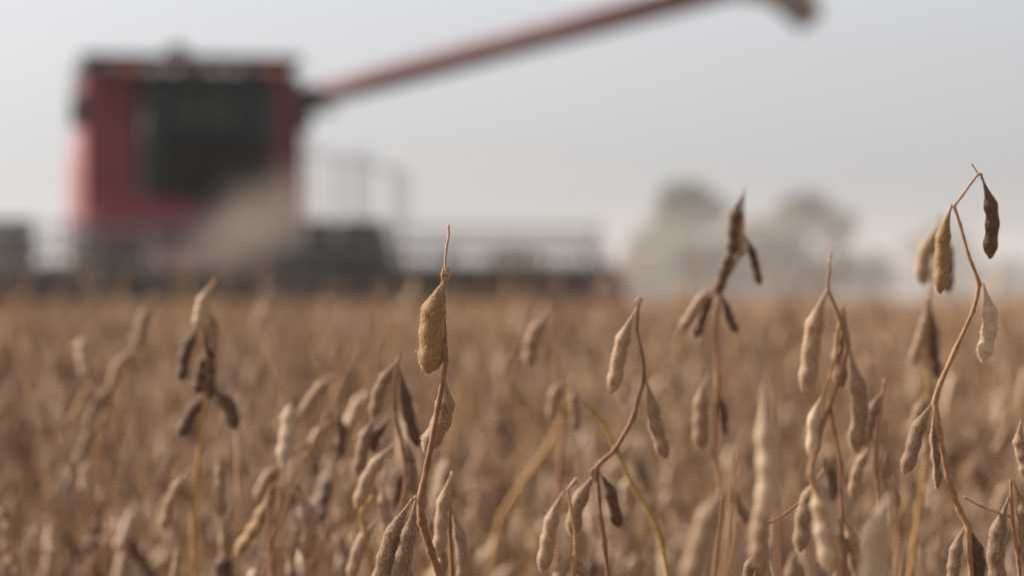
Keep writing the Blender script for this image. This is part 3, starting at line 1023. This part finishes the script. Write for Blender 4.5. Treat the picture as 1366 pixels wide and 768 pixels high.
def wheel(x, y, rad, wid, name="wheel"):
    e = MB()
    ns, prof = 40, [(-.5, .62), (-.5, .82), (-.46, .93), (-.36, .965), (.36, .965), (.46, .93), (.5, .82), (.5, .62), (.42, .60), (-.42, .60)]
    vv, ff = [], []
    for i in range(ns):
        a = i / ns * 2 * math.pi
        for u, rr_ in prof:
            vv.append((x + u * wid, y + rad * rr_ * math.cos(a), rad + rad * rr_ * math.sin(a)))
    k = len(prof)
    for i in range(ns):
        for j in range(k):
            ff.append((i * k + j, i * k + (j + 1) % k, ((i + 1) % ns) * k + (j + 1) % k, ((i + 1) % ns) * k + j))
    e.add(vv, ff)
    for i in range(22):
        a = i / 22 * 2 * math.pi
        for s in (-1, 1):
            a2 = a + (.07 if s > 0 else -.07)
            rot = Matrix.Rotation(a2, 3, 'X') @ Matrix.Rotation(R(38) * s, 3, 'Z')
            c = Vector((x + s * wid * .24, y, rad)) + Matrix.Rotation(a2, 3, 'X') @ Vector((0, 0, rad * .975))
            e.box(c, (wid * .5, .06, rad * .055), rot)
    w = e.build(name, M_TYRE, comb, smooth=False)
    e = MB()
    e.tube([(x - wid * .32, y, rad), (x - wid * .25, y, rad), (x + wid * .25, y, rad), (x + wid * .32, y, rad)], [rad * .30, rad * .60, rad * .60, rad * .30], 28)
    e.tube([(x - wid * .48, y, rad), (x + wid * .48, y, rad)], rad * .16, 14)
    e.build("rim", M_RIM, w, smooth=False)
    return w


for x_ in (-2.40, -1.15, 1.75, 2.50):
    wheel(x_, .6, 1.02, .68 if abs(x_) < 2 else .62)
for x_ in (-1.5, 1.5):
    wheel(x_, 6.1, .72, .5)
# feeder house
q = MB(); q.prism([(-.75, 1.05), (-.75, 1.75), (-3.0, 1.1), (-3.0, .42)], -.62, .62)
part(q, "feeder_house", M_REDD, bevel=.03)
# platform, ladder and handrails on the picture's right side
q = MB(); q.box((1.95, .35, 1.92), (1.0, 1.6, .06)); plat = part(q, "platform", M_BLK)
q = MB()
for yy in (-.42, 1.1):
    pass
for xx in (1.62, 1.95, 2.05, 2.36, 2.46, 2.78, 2.88, 3.0):
    q.tube([(xx, -.42, 1.93), (xx, -.42, 2.9 - .22 * (xx - 1.5) ** 2 * .6)], .016, 6)
for u in (1.0,):
    q.tube([(xx, -.42, 1.95 + (.97 - .13 * (xx - 1.5) ** 2) * u) for xx in np.linspace(1.5, 3.0, 9)], .018, 6)
q.tube([(2.45, 1.1, 1.95), (2.45, 1.1, 2.95), (2.45, -.3, 2.95)], .018, 6)
q.tube([(1.6, -.5, 1.95), (1.6, -.5, 3.15), (1.45, -.45, 3.3)], .02, 6)
part(q, "handrail", M_GREY, plat, smooth=True)
q = MB()
for xx in (2.35, 2.85):
    q.tube([(xx, -.55, .55), (xx, -.48, 1.95)], .025, 6)
for z_ in (.6, .9, 1.2, 1.5, 1.8): q.box((2.6, -.53, z_), (.5, .12, .035))
part(q, "ladder", M_BLK)

# header: a wide draper platform with its reel
HY = -3.2
q = MB()
HX0, HX1 = -6.6, 5.15
q.prism([(HY, .12), (HY + .08, .12), (HY + .1, 1.18), (HY - .02, 1.22)], HX0, HX1)
q.prism([(HY, .08), (HY, .16), (HY - 1.4, .10), (HY - 1.4, .05)], HX0, HX1)
hd = part(q, "header", M_BLK)
q = MB(); q.tube([(HX0, HY - .02, 1.2), (HX1, HY - .02, 1.2)], .075, 8); part(q, "top_beam", M_BLK, hd, smooth=True)
for x_ in (HX0, HX1):
    q = MB(); q.prism([(HY + .1, .1), (HY + .1, 1.25), (HY - .6, 1.35), (HY - 1.3, .8), (HY - 2.1, .12)], x_ - .08, x_ + .08)
    part(q, "end_divider", M_REDD, hd, bevel=.02)
q = MB(); q.tube([(HX0 + .1, HY - .45, .45), (HX1 - .1, HY - .45, .45)], .16, 12)
part(q, "cross_auger", M_GREY, hd, smooth=True)
RY, RZ, RR = HY - .75, 1.30, .50
q = MB(); q.tube([(HX0 + .2, RY, RZ), (HX1 - .2, RY, RZ)], .07, 10)
for x_ in np.linspace(HX0 + .3, HX1 - .3, 7):
    for a in range(6):
        q.tube([(x_, RY, RZ), (x_, RY + RR * math.cos(a * 1.047 + .5), RZ + RR * math.sin(a * 1.047 + .5))], .015, 5)
reel = part(q, "reel", M_GREY, comb, smooth=True)
for a in range(6):
    yy, zz = RY + RR * math.cos(a * 1.047 + .5), RZ + RR * math.sin(a * 1.047 + .5)
    q = MB(); q.tube([(HX0 + .2, yy, zz), (HX1 - .2, yy, zz)], .02, 6)
    part(q, "bat", M_GREY, reel, smooth=True)
    q = MB()
    for x_ in np.arange(HX0 + .3, HX1 - .2, .16):
        q.tube([(x_, yy, zz + .11), (x_, yy, zz), (x_, yy + .02, zz - .20)], .017, 4)
    part(q, "tine_row", M_BLK, reel, smooth=True)
for x_ in (HX0 + .12, HX1 - .12, .3):
    q = MB(); q.tube([(x_, HY, 1.22), (x_, RY, RZ + .08)], .05, 6); part(q, "reel_arm", M_BLK, reel, smooth=True)
# unloading auger, swung out and up towards the picture's right
def CP(px, py, dz=0.0):
    w = P(px, py, CY + dz)
    return Matrix.Rotation(-YAW, 4, 'Z') @ (w - Vector(comb.location))


a0, a1 = CP(404, 133, 1.6), CP(990, -22, -.8)
q = MB(); q.tube([a0, a0.lerp(a1, .2), a0.lerp(a1, .6), a1], [.15, .175, .18, .185], 20)
aug = part(q, "unloading_auger", paint("dull_auger_paint", (.13, .026, .026), .8, .6, dustc=(.17, .11, .09)), comb, smooth=True)
q = MB(); q.tube([a0 + Vector((-.5, .1, -.9)), a0 + Vector((-.45, .1, -.15)), a0 + Vector((-.1, 0, 0)), a0.lerp(a1, .03)], [.13, .13, .16, .18], 16)
part(q, "auger_elbow", M_BLK, aug, smooth=True)
q = MB(); q.box(a0 + Vector((.3, 0, -.15)), (.4, .12, .08)); part(q, "auger_cradle", M_BLK, aug, bevel=.02)
q = MB()
d = (a1 - a0).normalized()
q.tube([a1 - d * .1, a1 + d * .3 + Vector((0, 0, -.05)), a1 + d * .68 + Vector((0, 0, -.30)), a1 + d * .98 + Vector((0, 0, -.74))], [.21, .28, .30, .20], 18)
part(q, "spout", paint("spout_rubber", (.20, .195, .18), .9, .5), aug, smooth=True)


# ------------------------------------------------------------------ trees
M_BARK = paint("tree_bark", (.10, .075, .055), .95, .2)


def leafmat(name, c1, c2):
    m, n, l, b = mat(name)
    geo = n.new("ShaderNodeNewGeometry")
    cr = n.new("ShaderNodeValToRGB")
    cr.color_ramp.elements[0].color = (*c1, 1); cr.color_ramp.elements[1].color = (*c2, 1)
    l.new(geo.outputs['Random Per Island'], cr.inputs[0])
    l.new(cr.outputs[0], b.inputs['Base Color'])
    b.inputs['Roughness'].default_value = .8
    tr_ = n.new("ShaderNodeBsdfTranslucent"); l.new(cr.outputs[0], tr_.inputs['Color'])
    m_ = n.new("ShaderNodeMixShader"); m_.inputs[0].default_value = .3
    l.new(b.outputs[0], m_.inputs[1]); l.new(tr_.outputs[0], m_.inputs[2])
    l.new(m_.outputs[0], n['Material Output'].inputs['Surface'])
    return m


M_LEAF1 = leafmat("tree_leaves", (.10, .095, .042), (.20, .175, .085))
M_LEAF2 = leafmat("autumn_leaves", (.13, .105, .055), (.22, .175, .095))


def tree(label, px, top_y, half_px, D, m, seed):
    r = np.random.default_rng(seed)
    x = (px - 683) / F_PX * D
    H = CAM_H + (HOR - top_y) / F_PX * D
    hw = half_px / F_PX * D
    root = empty("tree", (x, D, 0))
    tag(root, label, "tree", "hazy trees along the far edge of the field")
    q = MB()
    q.tube([(0, 0, -.1), (.1, 0, H * .2), (-.1, .1, H * .45), (0, 0, H * .8)], [H * .035, H * .028, H * .02, H * .006], 10)
    lobes = []
    for k in range(34):
        a = r.uniform(0, 6.28); u = math.sqrt(r.uniform(0, 1))
        zz = H * (r.uniform(.12, .86))
        prof = math.sqrt(max(.0, 1 - ((zz / H - .38) / .50) ** 2))
        c = np.array([math.cos(a) * hw * .80 * u * prof, math.sin(a) * hw * .80 * u * prof, zz])
        lobes.append((c, min(hw, H * .5) * r.uniform(.22, .36)))
        q.tube([(0, 0, zz * .5), tuple((c + [0, 0, zz * .5]) / 2), tuple(c)], [H * .014, H * .009, H * .003], 6)
    lobes.append((np.array([0, 0, H * .84]), H * .16))
    q.build("trunk", M_BARK, root)
    pts_ = []
    for c, rad in lobes:
        k = 620
        d = r.normal(0, 1, (k, 3)); d /= np.linalg.norm(d, axis=1)[:, None]
        rr_ = rad * r.uniform(.35, 1.08, (k, 1)) ** .6
        pts_.append(c + d * rr_ * [1, 1, .85])
    p = np.concatenate(pts_)
    p = p[p[:, 2] > .3]
    k = len(p)
    a = r.normal(0, 1, (k, 3)); b_ = r.normal(0, 1, (k, 3))
    a /= np.linalg.norm(a, axis=1)[:, None]
    b_ = np.cross(a, b_); b_ /= np.linalg.norm(b_, axis=1)[:, None]
    s = hw * .055 * r.uniform(.6, 1.3, (k, 1))
    v = np.stack([p - a * s, p + b_ * s * .6, p + a * s, p - b_ * s * .6], 1).reshape(-1, 3)
    e = MB(); e.add(v, [(4 * i, 4 * i + 1, 4 * i + 2, 4 * i + 3) for i in range(k)])
    e.build("crown", m, root, smooth=False)


TREES = [
    ("tallest hazy round tree rising behind the stalk with dark splayed pods", 905, 238, 88, 330, M_LEAF1),
    ("broad hazy tree behind the large soft plant's bare tip", 1075, 252, 85, 335, M_LEAF2),
    ("wide hazy tree filling the dip between the two large hazy trees", 1000, 290, 78, 345, M_LEAF2),
    ("hazy tree behind the tall zigzag stalk at the far right", 1250, 296, 62, 800, M_LEAF2),
    ("faint hazy tree at the right edge of the picture beyond the field", 1352, 345, 60, 700, M_LEAF1),
    ("small rounded hazy tree seen over the combine's header through its reel tines", 684, 322, 48, 380, M_LEAF1),
    ("distant low tree at the left edge beyond the combine's wheels", 24, 312, 46, 300, M_LEAF1),
        ("low bushy hazy tree beside the combine's header, left of the tallest hazy tree", 850, 345, 50, 300, M_LEAF2),
     ("low hazy tree between the big broad tree and the far right tree", 1165, 330, 40, 480, M_LEAF2)]
for i, t_ in enumerate(TREES):
    tree(*t_, 300 + i)


# ------------------------------------------------------------------ air: haze and the dust the harvester throws up
def volume(name, c, dens, an=.2):
    m, n, l, b = mat(name)
    n.remove(b)
    v_ = n.new("ShaderNodeVolumePrincipled")
    v_.inputs['Color'].default_value = (*c, 1)
    v_.inputs['Density'].default_value = dens
    v_.inputs['Anisotropy'].default_value = an
    l.new(v_.outputs[0], n['Material Output'].inputs['Volume'])
    return m


q = MB(); q.box((0, 950, 14.0), (3900, 2060, 31.0))
hz = q.build("haze", volume("haze_air", (.90, .92, .95), .0004), smooth=False)
tag(hz, "pale haze over the field", "haze", kind='stuff')


def blob(mb, c, r3, seed):
    r = np.random.default_rng(seed)
    nu, nv = 18, 12
    ph = r.uniform(0, 6.28, 6)
    v, f = [], []
    for i in range(nv + 1):
        th = math.pi * i / nv
        for j in range(nu):
            a = 2 * math.pi * j / nu
            s = 1 + .14 * math.sin(2 * a + ph[0]) * math.sin(th) + .10 * math.sin(3 * a + ph[1]) * math.sin(th) + .1 * math.cos(3 * th + ph[2])
            v.append((c[0] + r3[0] * s * math.sin(th) * math.cos(a), c[1] + r3[1] * s * math.sin(th) * math.sin(a), c[2] + r3[2] * s * math.cos(th)))
    for i in range(nv):
        for j in range(nu):
            f.append((i * nu + j, (i + 1) * nu + j, (i + 1) * nu + (j + 1) % nu, i * nu + (j + 1) % nu))
    mb.add(v, f)


# dust boiling up at the header in front of the cab's lower corner
def dust(name, lab, c, rot, dens, colour, nscale, seed):
    q = MB()
    blob(q, (0, 0, 0), (1, 1, 1), seed)
    m, n, l, b = mat(name + "_air")
    n.remove(b)
    v_ = n.new("ShaderNodeVolumePrincipled")
    v_.inputs['Color'].default_value = (*colour, 1)
    v_.inputs['Anisotropy'].default_value = .2
    tc = n.new("ShaderNodeTexCoord")
    ln = n.new("ShaderNodeVectorMath"); ln.operation = 'LENGTH'
    nz = n.new("ShaderNodeTexNoise"); nz.inputs['Scale'].default_value = nscale; nz.inputs['Detail'].default_value = 3
    l.new(tc.outputs['Object'], ln.inputs[0]); l.new(tc.outputs['Object'], nz.inputs['Vector'])
    ad = n.new("ShaderNodeMath"); ad.operation = 'MULTIPLY_ADD'; ad.inputs[1].default_value = .9
    l.new(nz.outputs['Fac'], ad.inputs[0]); l.new(ln.outputs['Value'], ad.inputs[2])
    mr = n.new("ShaderNodeMapRange"); mr.interpolation_type = 'SMOOTHSTEP'
    mr.inputs['From Min'].default_value = .45; mr.inputs['From Max'].default_value = 1.25
    mr.inputs['To Min'].default_value = dens; mr.inputs['To Max'].default_value = 0
    l.new(ad.outputs[0], mr.inputs['Value']); l.new(mr.outputs[0], v_.inputs['Density'])
    l.new(v_.outputs[0], n['Material Output'].inputs['Volume'])
    o = q.build(name, m)
    o.location = c[0]; o.scale = c[1]; o.rotation_euler = rot
    tag(o, lab, "dust", kind='stuff')


dust("dust_cloud", "tan dust boiling up from the header in front of the cab's lower corner",
     (P(345, 300, 34.4), (1.55, 1.0, .85)), (0, R(-38), 0), .95, (.42, .345, .28), 1.6, 50)
q = MB()
for k, (px, py, D, rx, rz) in enumerate([(620, 330, 75, 330, 150), (1000, 370, 120, 330, 110), (1150, 360, 180, 420, 110), (900, 380, 230, 500, 120)]):
    sc = D / F_PX
    blob(q, P(px, py, D), (rx * sc, rx * sc, rz * sc), 50 + k)
o = q.build("dust_haze", volume("dust_haze_air", (.50, .44, .375), .0036), smooth=True)
tag(o, "thin beige dust drifting behind the combine towards the trees", "dust", kind='stuff')
